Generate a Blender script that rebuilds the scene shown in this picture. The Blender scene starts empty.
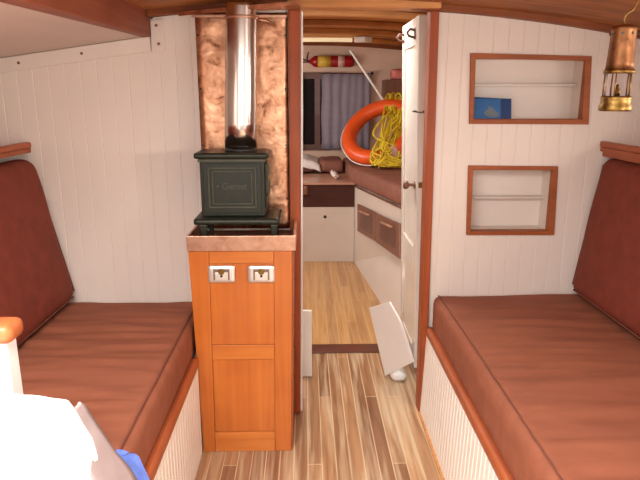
import bpy, bmesh, math, random
from mathutils import Vector, Matrix, noise
random.seed(7)
COL = bpy.context.scene.collection
PI = math.pi
V = Vector

# ------------------------------------------------------------------ camera
P = math.atan(146/590); W = math.atan(14/590*math.cos(P)); H = 1.4
cam = bpy.data.objects.new('camera', bpy.data.cameras.new('camera')); COL.objects.link(cam)
cam.location = (0, 0, H); cam.rotation_euler = (PI/2-P, 0, -W)
cam.data.sensor_width = 36; cam.data.lens = 590/640*36; cam.data.clip_start = .02
bpy.context.scene.camera = cam

# ------------------------------------------------------------------ materials
def nt(name):
    m = bpy.data.materials.new(name); m.use_nodes = True
    n = m.node_tree; b = n.nodes['Principled BSDF']
    return m, n, b
def N(n, typ, **kw):
    d = n.nodes.new(typ)
    for k, v in kw.items():
        if k in d.inputs: d.inputs[k].default_value = v
        else: setattr(d, k, v)
    return d
def setp(b, col=None, rough=.5, metal=0, spec=.5, coat=0, emit=None, es=0, trans=0, sheen=0):
    if col: b.inputs['Base Color'].default_value = (*col, 1)
    b.inputs['Roughness'].default_value = rough; b.inputs['Metallic'].default_value = metal
    b.inputs['Specular IOR Level'].default_value = spec; b.inputs['Coat Weight'].default_value = coat
    b.inputs['Transmission Weight'].default_value = trans; b.inputs['Sheen Weight'].default_value = sheen
    if emit: b.inputs['Emission Color'].default_value = (*emit, 1); b.inputs['Emission Strength'].default_value = es
def coords(n, scale=(1,1,1), rot=(0,0,0)):
    tc = N(n, 'ShaderNodeTexCoord'); mp = N(n, 'ShaderNodeMapping')
    mp.inputs['Scale'].default_value = scale; mp.inputs['Rotation'].default_value = rot
    n.links.new(tc.outputs['Object'], mp.inputs['Vector']); return mp.outputs['Vector']
def ramp(n, fac, stops):
    r = N(n, 'ShaderNodeValToRGB'); e = r.color_ramp.elements
    while len(e) < len(stops): e.new(.5)
    for i, (p, c) in enumerate(stops): e[i].position = p; e[i].color = (*c, 1)
    n.links.new(fac, r.inputs['Fac']); return r.outputs['Color']
def bump(n, b, h, strength=.3, dist=.01):
    bp = N(n, 'ShaderNodeBump', Strength=strength, Distance=dist)
    n.links.new(h, bp.inputs['Height']); n.links.new(bp.outputs['Normal'], b.inputs['Normal'])
def plain(name, col, rough=.5, var=.08, scale=12, bmp=.05, **kw):
    m, n, b = nt(name); setp(b, col, rough, **kw)
    v = coords(n); nz = N(n, 'ShaderNodeTexNoise', Scale=scale, Detail=4.0); n.links.new(v, nz.inputs['Vector'])
    c = ramp(n, nz.outputs['Fac'], [(.3, tuple(x*(1-var) for x in col)), (.7, tuple(min(1, x*(1+var)) for x in col))])
    n.links.new(c, b.inputs['Base Color'])
    if bmp: bump(n, b, nz.outputs['Fac'], bmp, .003)
    return m
def wood(name, dark, light, axis='x', rough=.35, coat=.3, fine=40, spec=.5):
    m, n, b = nt(name); setp(b, light, rough, coat=coat, spec=spec)
    s = {'x': (1.2, fine, fine), 'y': (fine, 1.2, fine), 'z': (fine, fine, 1.2)}[axis]
    v = coords(n, s); nz = N(n, 'ShaderNodeTexNoise', Scale=1.0, Detail=6.0, Roughness=.6, Distortion=.6); n.links.new(v, nz.inputs['Vector'])
    v2 = coords(n); n2 = N(n, 'ShaderNodeTexNoise', Scale=5.0, Detail=2.0); n.links.new(v2, n2.inputs['Vector'])
    mx = N(n, 'ShaderNodeMath', operation='MULTIPLY_ADD'); mx.inputs[1].default_value = .6
    n.links.new(nz.outputs['Fac'], mx.inputs[0]); m2 = N(n, 'ShaderNodeMath', operation='MULTIPLY'); m2.inputs[1].default_value = .4
    n.links.new(n2.outputs['Fac'], m2.inputs[0]); n.links.new(m2.outputs[0], mx.inputs[2])
    c = ramp(n, mx.outputs[0], [(.35, dark), (.62, light)]); n.links.new(c, b.inputs['Base Color'])
    bump(n, b, nz.outputs['Fac'], .08, .002)
    return m
def planks(name, c1, c2, pale, width, length, grain_dark, rough=.4, palew=.6, coat=.2):
    m, n, b = nt(name); setp(b, c1, rough, coat=coat)
    v = coords(n, rot=(0, 0, PI/2))
    br = N(n, 'ShaderNodeTexBrick', Scale=1.0); br.inputs['Color1'].default_value = (*c1, 1); br.inputs['Color2'].default_value = (*c2, 1)
    br.inputs['Mortar'].default_value = (*pale, 1); br.inputs['Mortar Size'].default_value = .003; br.inputs['Mortar Smooth'].default_value = .6
    br.inputs['Brick Width'].default_value = length; br.inputs['Row Height'].default_value = width; br.offset = .43; br.offset_frequency = 2; br.squash = 1.35; br.squash_frequency = 3
    n.links.new(v, br.inputs['Vector'])
    g = coords(n, (42, 2.2, 1)); nz = N(n, 'ShaderNodeTexNoise', Scale=1.0, Detail=6.0, Distortion=.8); n.links.new(g, nz.inputs['Vector'])
    gc = ramp(n, nz.outputs['Fac'], [(.3, grain_dark), (.6, (1, 1, 1))])
    mx = N(n, 'ShaderNodeMix', data_type='RGBA', blend_type='MULTIPLY'); mx.inputs[0].default_value = .55
    n.links.new(br.outputs['Color'], mx.inputs[6]); n.links.new(gc, mx.inputs[7])
    w = coords(n, (24, 1.3, 1)); n3 = N(n, 'ShaderNodeTexNoise', Scale=1.0, Detail=5.0, Distortion=.35); n.links.new(w, n3.inputs['Vector'])
    wr = ramp(n, n3.outputs['Fac'], [(.48, (0, 0, 0)), (.66, (palew,)*3)])
    m2 = N(n, 'ShaderNodeMix', data_type='RGBA'); n.links.new(wr, m2.inputs[0]); n.links.new(mx.outputs[2], m2.inputs[6]); m2.inputs[7].default_value = (*pale, 1)
    n.links.new(m2.outputs[2], b.inputs['Base Color'])
    bump(n, b, br.outputs['Fac'], -.3, .003)
    return m
def copper_mat(name, c1, c2, c3, rough, bmp, scale=14):
    m, n, b = nt(name); setp(b, c1, rough, metal=1)
    v = coords(n); nz = N(n, 'ShaderNodeTexNoise', Scale=scale, Detail=7.0, Roughness=.65, Distortion=.6); n.links.new(v, nz.inputs['Vector'])
    c = ramp(n, nz.outputs['Fac'], [(.33, c3), (.45, c1), (.68, c2)]); n.links.new(c, b.inputs['Base Color'])
    r = N(n, 'ShaderNodeMapRange'); r.inputs['To Min'].default_value = rough+.12; r.inputs['To Max'].default_value = rough-.08
    n.links.new(nz.outputs['Fac'], r.inputs['Value']); n.links.new(r.outputs[0], b.inputs['Roughness'])
    n2 = N(n, 'ShaderNodeTexNoise', Scale=9.0, Detail=3.0); n.links.new(v, n2.inputs['Vector'])
    bump(n, b, n2.outputs['Fac'], bmp, .02); return m
def fabric(name, col, var=.12, rough=.75, wr=0):
    m, n, b = nt(name); setp(b, col, rough, spec=.22)
    v = coords(n, (3, 9, 9)); nz = N(n, 'ShaderNodeTexNoise', Scale=2.0, Detail=5.0, Distortion=.5); n.links.new(v, nz.inputs['Vector'])
    c = ramp(n, nz.outputs['Fac'], [(.3, tuple(x*(1-var) for x in col)), (.7, tuple(x*(1+var) for x in col))]); n.links.new(c, b.inputs['Base Color'])
    f = coords(n, (700, 700, 700)); n2 = N(n, 'ShaderNodeTexNoise', Scale=1.0, Detail=1.0); n.links.new(f, n2.inputs['Vector'])
    bump(n, b, n2.outputs['Fac'], .06, .001); return m

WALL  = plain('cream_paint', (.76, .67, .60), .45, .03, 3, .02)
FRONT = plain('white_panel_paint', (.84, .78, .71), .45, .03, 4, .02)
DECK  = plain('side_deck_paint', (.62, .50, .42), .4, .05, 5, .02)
WHITE = plain('white_paint', (.80, .77, .74), .3, .03, 6, .02)
DOORP = plain('door_paint', (.74, .68, .62), .18, .05, 7, .03)
BACKW = plain('back_wall_paint', (.76, .55, .43), .5, .04, 4, .02)
BERTH = plain('berth_paint', (.68, .60, .54), .35, .04, 5, .02)
POST  = wood('post_wood', (.24, .050, .014), (.37, .085, .026), 'z', .45, .0, spec=.3)
CHERRY = wood('cherry_wood_vertical', (.40, .095, .014), (.52, .150, .024), 'z', .32, .25, 25)
CHERRX = wood('cherry_wood_horizontal', (.44, .118, .018), (.60, .20, .035), 'x', .32, .25, 25)
RAIL  = wood('rail_wood', (.27, .058, .018), (.42, .105, .032), 'y', .42, .05, spec=.3)
RAILX = wood('rail_wood_across', (.30, .07, .022), (.42, .115, .036), 'x', .42, .05, spec=.3)
FRAMEW = wood('frame_wood', (.25, .065, .018), (.40, .115, .034), 'x', .5, .0, spec=.3)
FASCIA = wood('fascia_wood', (.20, .055, .028), (.30, .085, .042), 'y', .5, .0, spec=.25)
CEIL  = wood('ceiling_wood', (.20, .060, .013), (.44, .16, .036), 'x', .5, .0, 26, spec=.25)
CORN  = wood('cornice_wood', (.15, .040, .010), (.26, .075, .022), 'x', .5, .0, spec=.25)
BEAM  = wood('deck_beam_wood', (.42, .18, .055), (.66, .31, .11), 'x', .5, .0, spec=.3)
DARKW = wood('dark_wood', (.08, .025, .015), (.14, .045, .025), 'x', .4, .2)
DRAWW = wood('drawer_wood', (.14, .05, .028), (.22, .085, .048), 'z', .4, .2)
BOXTOP = wood('box_top_wood', (.42, .21, .14), (.54, .29, .19), 'x', .35, .3)
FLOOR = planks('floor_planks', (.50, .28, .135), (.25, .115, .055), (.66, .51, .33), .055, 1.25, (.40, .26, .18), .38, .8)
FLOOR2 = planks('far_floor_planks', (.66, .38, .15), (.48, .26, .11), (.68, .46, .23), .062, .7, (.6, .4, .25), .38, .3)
COPPER = copper_mat('copper_sheet', (.54, .265, .15), (.76, .42, .26), (.20, .075, .042), .38, .5, 19)
TRAYC = copper_mat('copper_tray', (.55, .31, .21), (.66, .40, .28), (.42, .22, .14), .42, .08, 20)
STEEL = plain('stainless_steel', (.62, .56, .52), .20, .05, 6, .01, metal=1)
CHROME = plain('chrome', (.80, .74, .68), .38, .05, 20, .0, metal=.7)
BRASS = copper_mat('old_brass', (.24, .14, .035), (.36, .23, .08), (.12, .06, .02), .42, .15, 40)
LAMPC = copper_mat('lamp_copper', (.22, .095, .042), (.29, .13, .06), (.12, .05, .02), .48, .15, 40)
IRON  = plain('green_black_enamel', (.017, .019, .0105), .42, .15, 30, .1, coat=.0, spec=.35)
IRONL = plain('green_black_relief', (.066, .066, .042), .42, .15, 30, .1, coat=.0, spec=.35)
STEELD = plain('latch_shade_metal', (.22, .17, .14), .4, .05, 20, 0, metal=.6)
BLACK = plain('black_metal', (.02, .018, .016), .4)
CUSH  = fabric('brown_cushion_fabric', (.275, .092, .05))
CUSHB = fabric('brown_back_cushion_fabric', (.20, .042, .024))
PIPING = fabric('cushion_piping', (.17, .055, .034))
CUSH2 = fabric('far_cushion_fabric', (.27, .115, .082))
CUSHD = fabric('dark_brown_fabric', (.075, .028, .022))
CURT  = fabric('grey_lilac_curtain', (.30, .275, .345), .05)
CLOTH = plain('white_cloth', (.86, .83, .80), .8, .03, 8, .1)
BLUE  = plain('blue_cloth', (.10, .17, .52), .5, .3, 20, .2)
ORANGE = plain('orange_buoy_skin', (.80, .105, .018), .35, .08, 10, .05)
YELLOW = plain('yellow_rope', (.90, .62, .035), .6, .35, 25, .2)
REDP  = plain('red_gloss', (.34, .009, .012), .25, .05, 10, 0)
LABY  = plain('yellow_label', (.66, .46, .06), .5, .25, 60, 0)
LABW  = plain('pale_label', (.62, .42, .38), .5, .25, 80, 0)
PINK  = plain('pink_cloth', (.72, .22, .20), .7)
WHITEB = plain('white_board', (.86, .84, .82), .5, .02, 5, 0)
PAPER = plain('white_paper', (.82, .80, .78), .7, .05, 30, .2)
STRIP = plain('cream_strip', (.80, .66, .40), .4, .05, 9, 0, emit=(1, .82, .5), es=.35)
BOOKB = plain('blue_cover', (.028, .14, .36), .3, .15, 30, 0)
BOOKD = plain('dark_navy_cover', (.012, .05, .17), .3, .1, 30, 0)
BOOKX = plain('dark_picture_ink', (.01, .025, .05), .3, .1, 30, 0)
m_, n_, b_ = nt('dark_window_glass'); setp(b_, (.012, .008, .008), .5, spec=.1); GLASSD = m_
m_, n_, b_ = nt('clear_glass'); setp(b_, (.95, .93, .95), .03, trans=1.0); b_.inputs['IOR'].default_value = 1.03; GLASS = m_

# ------------------------------------------------------------------ helpers
def base(name, loc, label=None, cat=None, group=None):
    o = bpy.data.objects.new(name, None); COL.objects.link(o); o.location = loc; o.empty_display_size = .05
    tag(o, label, cat, group); return o
def tag(o, label=None, cat=None, group=None, kind=None):
    if label: o['label'] = label
    if cat: o['category'] = cat
    if group: o['group'] = group
    if kind: o['kind'] = kind
    return o
def worldloc(o):
    l = V((0, 0, 0))
    while o: l += o.location; o = o.parent
    return l
def obj(name, bm, m, parent=None, smooth=False, bev=0, label=None):
    bmesh.ops.recalc_face_normals(bm, faces=bm.faces)
    xs = [v.co for v in bm.verts]
    lo = V([min(c[i] for c in xs) for i in range(3)]); hi = V([max(c[i] for c in xs) for i in range(3)])
    org = V(((lo.x+hi.x)/2, (lo.y+hi.y)/2, lo.z))
    for v in bm.verts: v.co -= org
    me = bpy.data.meshes.new(name); bm.to_mesh(me); bm.free()
    ms = m if isinstance(m, (list, tuple)) else [m]
    for q in ms: me.materials.append(q)
    if smooth:
        for p in me.polygons: p.use_smooth = True
    o = bpy.data.objects.new(name, me); COL.objects.link(o)
    o.location = org - (worldloc(parent) if parent else V((0, 0, 0)))
    if parent: o.parent = parent
    if bev:
        b = o.modifiers.new('bevel', 'BEVEL'); b.width = bev; b.segments = 2; b.limit_method = 'ANGLE'; b.angle_limit = math.radians(40)
    if label: o['label'] = label
    return o
def hexa(bm, c, mi=0):   # 8 corners: bottom 4 (ccw) then top 4
    v = [bm.verts.new(p) for p in c]
    for f in ((0,3,2,1),(4,5,6,7),(0,1,5,4),(1,2,6,5),(2,3,7,6),(3,0,4,7)):
        fc = bm.faces.new([v[i] for i in f]); fc.material_index = mi
def box(bm, x0, x1, y0, y1, z0, z1, mi=0):
    hexa(bm, [(x0,y0,z0),(x1,y0,z0),(x1,y1,z0),(x0,y1,z0),(x0,y0,z1),(x1,y0,z1),(x1,y1,z1),(x0,y1,z1)], mi); return bm
def B(*a):
    return box(bmesh.new(), *a)
def hexb(c): 
    bm = bmesh.new(); hexa(bm, c); return bm
def tube(bm, pts, r, n=8, closed=False, mi=0):
    pts = [V(p) for p in pts]; L = len(pts); rings = []; prev = None
    for i, p in enumerate(pts):
        a = pts[(i-1) % L] if (closed or i > 0) else p; b = pts[(i+1) % L] if (closed or i < L-1) else p
        t = (b-a).normalized() if (b-a).length > 1e-9 else V((0,0,1))
        if prev is None: u = t.cross(V((0,0,1)) if abs(t.z) < .9 else V((1,0,0))).normalized()
        else: u = (prev - t*prev.dot(t)).normalized()
        prev = u; w = t.cross(u); rr = r[i] if isinstance(r, (list, tuple)) else r
        rings.append([bm.verts.new(p + (u*math.cos(2*PI*k/n)+w*math.sin(2*PI*k/n))*rr) for k in range(n)])
    for i in range(L if closed else L-1):
        A, C = rings[i], rings[(i+1) % L]
        for k in range(n): bm.faces.new((A[k], A[(k+1)%n], C[(k+1)%n], C[k])).material_index = mi
    if not closed: bm.faces.new(rings[0][::-1]); bm.faces.new(rings[-1])
    return bm
def T(pts, r, n=8, closed=False): return tube(bmesh.new(), pts, r, n, closed)
def lathe(prof, c, n=32, axis='z', bm=None, mi=0):  # prof: (radius, height)
    bm = bm or bmesh.new(); rings = []
    for r, h in prof:
        ring = []
        for k in range(n):
            a = 2*PI*k/n; x, y = r*math.cos(a), r*math.sin(a)
            d = {'z': (x, y, h), 'x': (h, x, y), 'y': (x, h, y)}[axis]
            ring.append(bm.verts.new((c[0]+d[0], c[1]+d[1], c[2]+d[2])))
        rings.append(ring)
    for A, C in zip(rings, rings[1:]):
        for k in range(n): bm.faces.new((A[k], A[(k+1)%n], C[(k+1)%n], C[k])).material_index = mi
    if prof[0][0] > 1e-6: bm.faces.new(rings[0]).material_index = mi
    if prof[-1][0] > 1e-6: bm.faces.new(rings[-1]).material_index = mi
    bmesh.ops.remove_doubles(bm, verts=bm.verts, dist=1e-6)
    return bm
def rbox(lo, hi, r, step=.03, fn=None, bm=None):
    """rounded grid box; fn(p) moves each finished point"""
    bm = bm or bmesh.new(); lo, hi = V(lo), V(hi); vs = {}
    n = [max(2, int(round((hi[i]-lo[i])/step))) for i in range(3)]
    def vert(i, j, k):
        key = (i, j, k)
        if key not in vs:
            p = V([lo[a]+(hi[a]-lo[a])*(key[a]/n[a]) for a in range(3)])
            q = V([min(max(p[a], lo[a]+r), hi[a]-r) for a in range(3)])
            d = p-q
            if d.length > 1e-9: p = q + d.normalized()*r
            if fn: p = V(fn(p))
            vs[key] = bm.verts.new(p)
        return vs[key]
    for ax in range(3):
        a, b = [(1,2),(0,2),(0,1)][ax]
        for side in (0, n[ax]):
            for i in range(n[a]):
                for j in range(n[b]):
                    q = []
                    for di, dj in ((0,0),(1,0),(1,1),(0,1)):
                        key = [0,0,0]; key[ax] = side; key[a] = i+di; key[b] = j+dj; q.append(vert(*key))
                    bm.faces.new(q)
    return bm
def fbm(x, y, z=0): return noise.noise(V((x, y, z)))

D = 2.417
def ceilz(x): return 1.72-.075*(x-.1)**2
def cornz(x): return ceilz(x)

# ------------------------------------------------------------------ tongue and groove panelling (real V grooves)
def panel(x0, x1, zb, zt, w, y, off=0, holes=(), gd=.004, gw=.003, back=.02, along='x', thick=True):
    """a boarded sheet facing -Y at depth y ; along='y' gives a sheet facing +/-X built with mapped axes by the caller"""
    bm = bmesh.new(); xs = {round(x0, 5), round(x1, 5)}
    k = math.floor((x0-off)/w)
    g = []
    while off+k*w < x1+w:
        c = off+k*w; g.append(c)
        for d in (-gw, 0, gw):
            if x0 < c+d < x1: xs.add(round(c+d, 5))
        k += 1
    for h in holes: xs.add(h[0]); xs.add(h[1])
    xs = sorted(xs)
    def dep(x):
        m = min(abs(x-c) for c in g); return y + (gd*(1-m/gw) if m < gw else 0)
    for a, b in zip(xs, xs[1:]):
        if b-a < 1e-6: continue
        mid = (a+b)/2; segs = [(None, None)]
        hs = sorted([h for h in holes if h[0] <= mid <= h[1]], key=lambda h: h[2])
        za = [zb(a) if callable(zb) else zb, zb(b) if callable(zb) else zb]
        te = [zt(a) if callable(zt) else zt, zt(b) if callable(zt) else zt]
        cur = za
        for h in hs: 
            bm.faces.new([bm.verts.new(p) for p in ((a,dep(a),cur[0]),(b,dep(b),cur[1]),(b,dep(b),h[2]),(a,dep(a),h[2]))]); cur = [h[3], h[3]]
        bm.faces.new([bm.verts.new(p) for p in ((a,dep(a),cur[0]),(b,dep(b),cur[1]),(b,dep(b),te[1]),(a,dep(a),te[0]))])
    bmesh.ops.remove_doubles(bm, verts=bm.verts, dist=1e-6)
    return bm
def struct(name, bm, m, **kw):
    o = obj(name, bm, m, **kw); o['kind'] = 'structure'; return o
def backing(bm, pts, y0, y1):   # solid prism behind a sheet, pts = (x,z) loop
    a = [bm.verts.new((x, y0, z)) for x, z in pts]; b = [bm.verts.new((x, y1, z)) for x, z in pts]
    bm.faces.new(a); bm.faces.new(b[::-1])
    for i in range(len(pts)): j = (i+1) % len(pts); bm.faces.new((a[i], a[j], b[j], b[i]))

def topL(x):
    if x < -.61: return 1.614+(x+.629)*(1.614-1.535)/(1.185-.629)+.02
    return cornz(x)+.01
bm = panel(-1.42, -.03, 0, topL, .062, D, off=-1.005, gd=.0018, gw=.0022)
backing(bm, [(-1.42, 0), (-.045, 0), (-.045, topL(-.05)), (-.61, 1.68), (-.612, 1.61), (-1.42, 1.5)], D+.008, D+.03)
struct('wall_front_left', bm, WALL)
R1 = (.668, 1.118, 1.298, 1.538); R2 = (.684, 1.026, .834, 1.098)
bm = panel(.50, 1.42, 0, lambda x: cornz(x)+.01, .06, D, off=.555, holes=[R1, R2], gd=.0018, gw=.0022)
struct('wall_front_right', bm, WALL)
# hull sides of the saloon
for s, nm in ((-1, 'wall_left'), (1, 'wall_right')):
    bm = bmesh.new(); top = 1.52 if s < 0 else ceilz(1.42)+.02
    if s < 0: box(bm, -1.45, -1.42, -.5, D+.03, 0, 1.56)
    else:   # hull side with two portlight openings above the cushion
        box(bm, 1.42, 1.45, -.5, D+.03, 0, 1.28); box(bm, 1.42, 1.45, -.5, D+.03, 1.48, ceilz(1.42)+.06)
        for y0, y1 in ((-.5, .35), (.85, 1.25), (1.75, D+.03)): box(bm, 1.42, 1.45, y0, y1, 1.28, 1.48)
    struct(nm, bm, WALL)
# floor
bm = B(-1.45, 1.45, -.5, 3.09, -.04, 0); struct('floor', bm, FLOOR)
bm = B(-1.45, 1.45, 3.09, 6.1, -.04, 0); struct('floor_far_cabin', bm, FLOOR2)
struct('trim_threshold', B(-.6, .60, 3.03, 3.14, 0, .008), DARKW, bev=.002)
# ceiling of the saloon: cambered boards
def arcslab(x0, x1, y0, y1, zf, th, n=28, bm=None, boards=0):
    bm = bm or bmesh.new(); q = []
    for i in range(n+1):
        x = x0+(x1-x0)*i/n; z = zf(x); q.append([bm.verts.new(p) for p in ((x,y0,z),(x,y1,z),(x,y1,z+th),(x,y0,z+th))])
    for a, b in zip(q, q[1:]):
        for k in range(4): bm.faces.new((a[k], b[k], b[(k+1)%4], a[(k+1)%4]))
    bm.faces.new(q[0]); bm.faces.new(q[-1][::-1]); return bm
bm = bmesh.new(); y = .68; k = 0
while y < D:
    y1 = min(y+.118, D+.03); arcslab(-.66, 1.45, y+.0012, y1-.0012, lambda x: ceilz(x)+.024, .02, bm=bm); y += .118
arcslab(-.66, 1.45, .68, D+.03, lambda x: ceilz(x)+.030, .02, bm=bm)
struct('ceiling', bm, CEIL)
struct('trim_1', arcslab(-.597, 1.42, D-.045, D-.0005, cornz, .028), CORN, bev=.003)
# header over the doorway
struct('trim_2', arcslab(-.067, .509, D-.075, D+.03, lambda x: 1.713-.0*(x), .04), BEAM, bev=.003)
# side deck underside on the left, its screwed cleat and the fascia (carlin)
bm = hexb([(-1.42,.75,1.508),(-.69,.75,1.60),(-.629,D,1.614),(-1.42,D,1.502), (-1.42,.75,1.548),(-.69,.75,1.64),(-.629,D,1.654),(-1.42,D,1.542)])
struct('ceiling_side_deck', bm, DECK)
bm = hexb([(-.715,.75,1.588),(-.665,.75,1.596),(-.597,D,1.614),(-.63,D,1.612), (-.715,.75,1.76),(-.655,.75,1.76),(-.595,D,1.76),(-.63,D,1.76)])
struct('trim_fascia', bm, FASCIA, bev=.004)
bm = B(-1.42, -.70, 1.27, 1.36, 1.52, 1.60)
for v in bm.verts: v.co.z += (v.co.x+1.42)*.115-.035 + (.02 if v.co.z > 1.56 else 0)
struct('trim_deck_beam', bm, FASCIA, bev=.004)
# cleat strip along the bulkhead under the side deck, with screws
def dz(x): return 1.614+(x+.629)*.142
bm = bmesh.new()
hexa(bm, [(-1.42,D-.012,dz(-1.42)-.055),(-.60,D-.012,dz(-.6)-.058),(-.60,D-.0008,dz(-.6)-.058),(-1.42,D-.0008,dz(-1.42)-.055),
          (-1.42,D-.012,dz(-1.42)-.001),(-.60,D-.012,dz(-.6)-.003),(-.60,D-.0008,dz(-.6)-.003),(-1.42,D-.0008,dz(-1.42)-.001)])
hexa(bm, [(-.596,D-.012,1.556),(-.545,D-.012,1.562),(-.545,D-.0008,1.562),(-.596,D-.0008,1.556),
          (-.594,D-.012,1.672),(-.543,D-.012,1.680),(-.543,D-.0008,1.680),(-.594,D-.0008,1.672)])
cl = obj('trim_cleat', bm, WALL, bev=.002); cl['kind'] = 'structure'
for x, z in ((-1.11, 1.517), (-.865, 1.552), (-.572, 1.655), (-.567, 1.588)):
    obj('screw', lathe([(.0055, -.003), (.0055, 0), (.003, .0)], (x, D-.012, z), 10, 'y'), DRAWW, cl)

# door posts
def post(name, xt0, xt1, xb0, xb1, y0, y1, m, z1=1.715):
    return struct(name, hexb([(xb0,y0,0),(xb1,y0,0),(xb1,y1,0),(xb0,y1,0),(xt0,y0,z1),(xt1,y0,z1),(xt1,y1,z1),(xt0,y1,z1)]), m, bev=.004)
post('trim_3', .480, .514, .500, .532, D-.022, D+.05, POST, 1.712)
post('trim_4', -.067, -.020, -.072, -.033, D-.018, D+.05, POST, 1.712)
post('trim_5', -.020, -.010, -.032, -.024, D+.0, D+.045, WHITE, 1.712)

# ------------------------------------------------------------------ display niches in the right bulkhead
def niche(q, rect, shelfz, label, depth=.11):
    (x0,z0),(x1,z1) = (rect[0], rect[2]), (rect[1], rect[3])
    t = base('display_niche', ((x0+x1)/2, D, z0), label, 'shelf niche')
    bm = bmesh.new(); w = .004
    box(bm, x0-w, x1+w, D+depth, D+depth+w, z0-w, z1+w)
    box(bm, x0-w, x0, D+.006, D+depth, z0-w, z1+w); box(bm, x1, x1+w, D+.006, D+depth, z0-w, z1+w)
    box(bm, x0, x1, D+.006, D+depth, z0-w, z0); box(bm, x0, x1, D+.006, D+depth, z1, z1+w)
    obj('recess_lining', bm, WALL, t)
    bm = B(x0+.002, x1-.002, D+depth-.045, D+depth-.001, shelfz, shelfz+.008)
    obj('shelf', bm, BERTH, t, bev=.001)
    out, inn = q
    names = ['frame_rail', 'frame_stile', 'frame_rail', 'frame_stile']
    f0, f1 = D-.012, D+.004
    bmf = bmesh.new()
    for i in range(4):
        j = (i+1) % 4; o0, o1, i0, i1 = out[i], out[j], inn[i], inn[j]
        hexa(bmf, [(o0[0],f0,o0[1]),(o1[0],f0,o1[1]),(o1[0],f1,o1[1]),(o0[0],f1,o0[1]),(i0[0],f0,i0[1]),(i1[0],f0,i1[1]),(i1[0],f1,i1[1]),(i0[0],f1,i0[1])])
    obj('frame', bmf, FRAMEW, t, bev=.0015)
    bmf = bmesh.new(); l = .006
    box(bmf, x0, x0+.003, D+.004, D+.03, z0, z1); box(bmf, x1-.003, x1, D+.004, D+.03, z0, z1)
    box(bmf, x0, x1, D+.004, D+.03, z0, z0+.004); box(bmf, x0, x1, D+.004, D+.03, z1-.003, z1)
    obj('lip', bmf, FRAMEW, t)
    return t
o1 = [(.647,1.556),(1.128,1.545),(1.144,1.280),(.658,1.283)]; i1 = [(.668,1.537),(1.103,1.527),(1.116,1.299),(.674,1.300)]
niche((o1, i1), R1, 1.432, 'wide wood-framed niche high on right bulkhead, blue book inside', .12)
o2 = [(.665,1.115),(1.036,1.111),(1.047,.820),(.674,.822)]; i2 = [(.685,1.098),(1.014,1.094),(1.022,.838),(.690,.838)]
niche((o2, i2), R2, .962, 'smaller empty wood-framed niche low on right bulkhead', .12)
# book standing in the upper niche
t = base('book', (.76, D+.05, 1.299), 'small blue book propped in the upper wall niche', 'book')
def bk(x0, x1, z0, z1, y0, y1, skew=0):
    bm = B(x0, x1, y0, y1, z0, z1)
    for v in bm.verts: v.co.z -= skew*(v.co.x-x0) if v.co.z > (z0+z1)/2 else 0; v.co.y += (v.co.z-z0)*.22
    return bm
obj('cover', bk(.690, .842, 1.300, 1.387, D+.040, D+.050, .05), BOOKB, t, bev=.001)
obj('spine_band', bk(.800, .843, 1.3005, 1.3815, D+.0385, D+.0395, .0), BOOKD, t)
bm = bk(.688, .842, 1.381, 1.388, D+.0385, D+.0395, .05); obj('top_border', bm, BOOKD, t)
bm = bmesh.new()
for x, z, r in ((.742,1.325,.012),(.756,1.322,.014),(.770,1.320,.013),(.755,1.338,.009),(.764,1.336,.008),(.784,1.317,.009),(.752,1.350,.004)):
    lathe([(r, 0), (r*.9, .0008)], (x, D+.0365+(z-1.3)*.22, z), 12, 'y', bm)
obj('cover_picture', bm, BOOKX, t)

# ------------------------------------------------------------------ wooden stove cabinet
CY = 2.112
t = base('stove_cabinet', (-.245, 2.26, 0), 'tall orange-brown wooden cabinet under the small stove', 'cabinet')
xl = lambda z: -.419-.019*z/.84; xr = lambda z: -.068+.013*z/.84
def cabq(u0, u1, z0, z1, y0, y1):   # u0/u1: function or number at bottom & top
    f = lambda u, z: u(z) if callable(u) else u
    return hexb([(f(u0,z0),y0,z0),(f(u1,z0),y0,z0),(f(u1,z0),y1,z0),(f(u0,z0),y1,z0),(f(u0,z1),y0,z1),(f(u1,z1),y0,z1),(f(u1,z1),y1,z1),(f(u0,z1),y1,z1)])
e = .001
obj('carcass', cabq(lambda z: xl(z)+.001, lambda z: xr(z)-.001, 0.001, .838, CY+.02, D-.002), CHERRY, t)
st1 = lambda z: -.373+.010*z/.84; st2 = lambda z: -.132+.010*z/.84
obj('stile', cabq(xl, st1, .001, .838, CY, CY+.019), CHERRY, t, bev=.0015)
obj('stile', cabq(st2, xr, .001, .838, CY, CY+.019), CHERRY, t, bev=.0015)
obj('rail', cabq(lambda z: st1(z)+e, lambda z: st2(z)-e, .001, .085, CY+.001, CY+.019), CHERRX, t, bev=.0015)
obj('rail', cabq(lambda z: st1(z)+e, lambda z: st2(z)-e, .402, .462, CY+.001, CY+.019), CHERRX, t, bev=.0015)
obj('rail', cabq(lambda z: st1(z)+e, lambda z: st2(z)-e, .790, .838, CY+.001, CY+.019), CHERRX, t, bev=.0015)
obj('panel', cabq(lambda z: st1(z)+e, lambda z: st2(z)-e, .087, .400, CY+.010, CY+.019), CHERRY, t)
obj('panel', cabq(lambda z: st1(z)+e, lambda z: st2(z)-e, .464, .788, CY+.006, CY+.019), CHERRY, t)
sp = obj('side_panel', cabq(lambda z: xr(z)-.0005, lambda z: xr(z)+.006, .0, .838, CY+.012, D-.022), RAIL, t, label='darker red side panel')
for z in (.78, .66, .50, .36, .22, .10): obj('screw', lathe([(.005, 0), (.005, .0025)], (xr(z)+.006, CY+.21, z), 10, 'x'), BLACK, sp)
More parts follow.
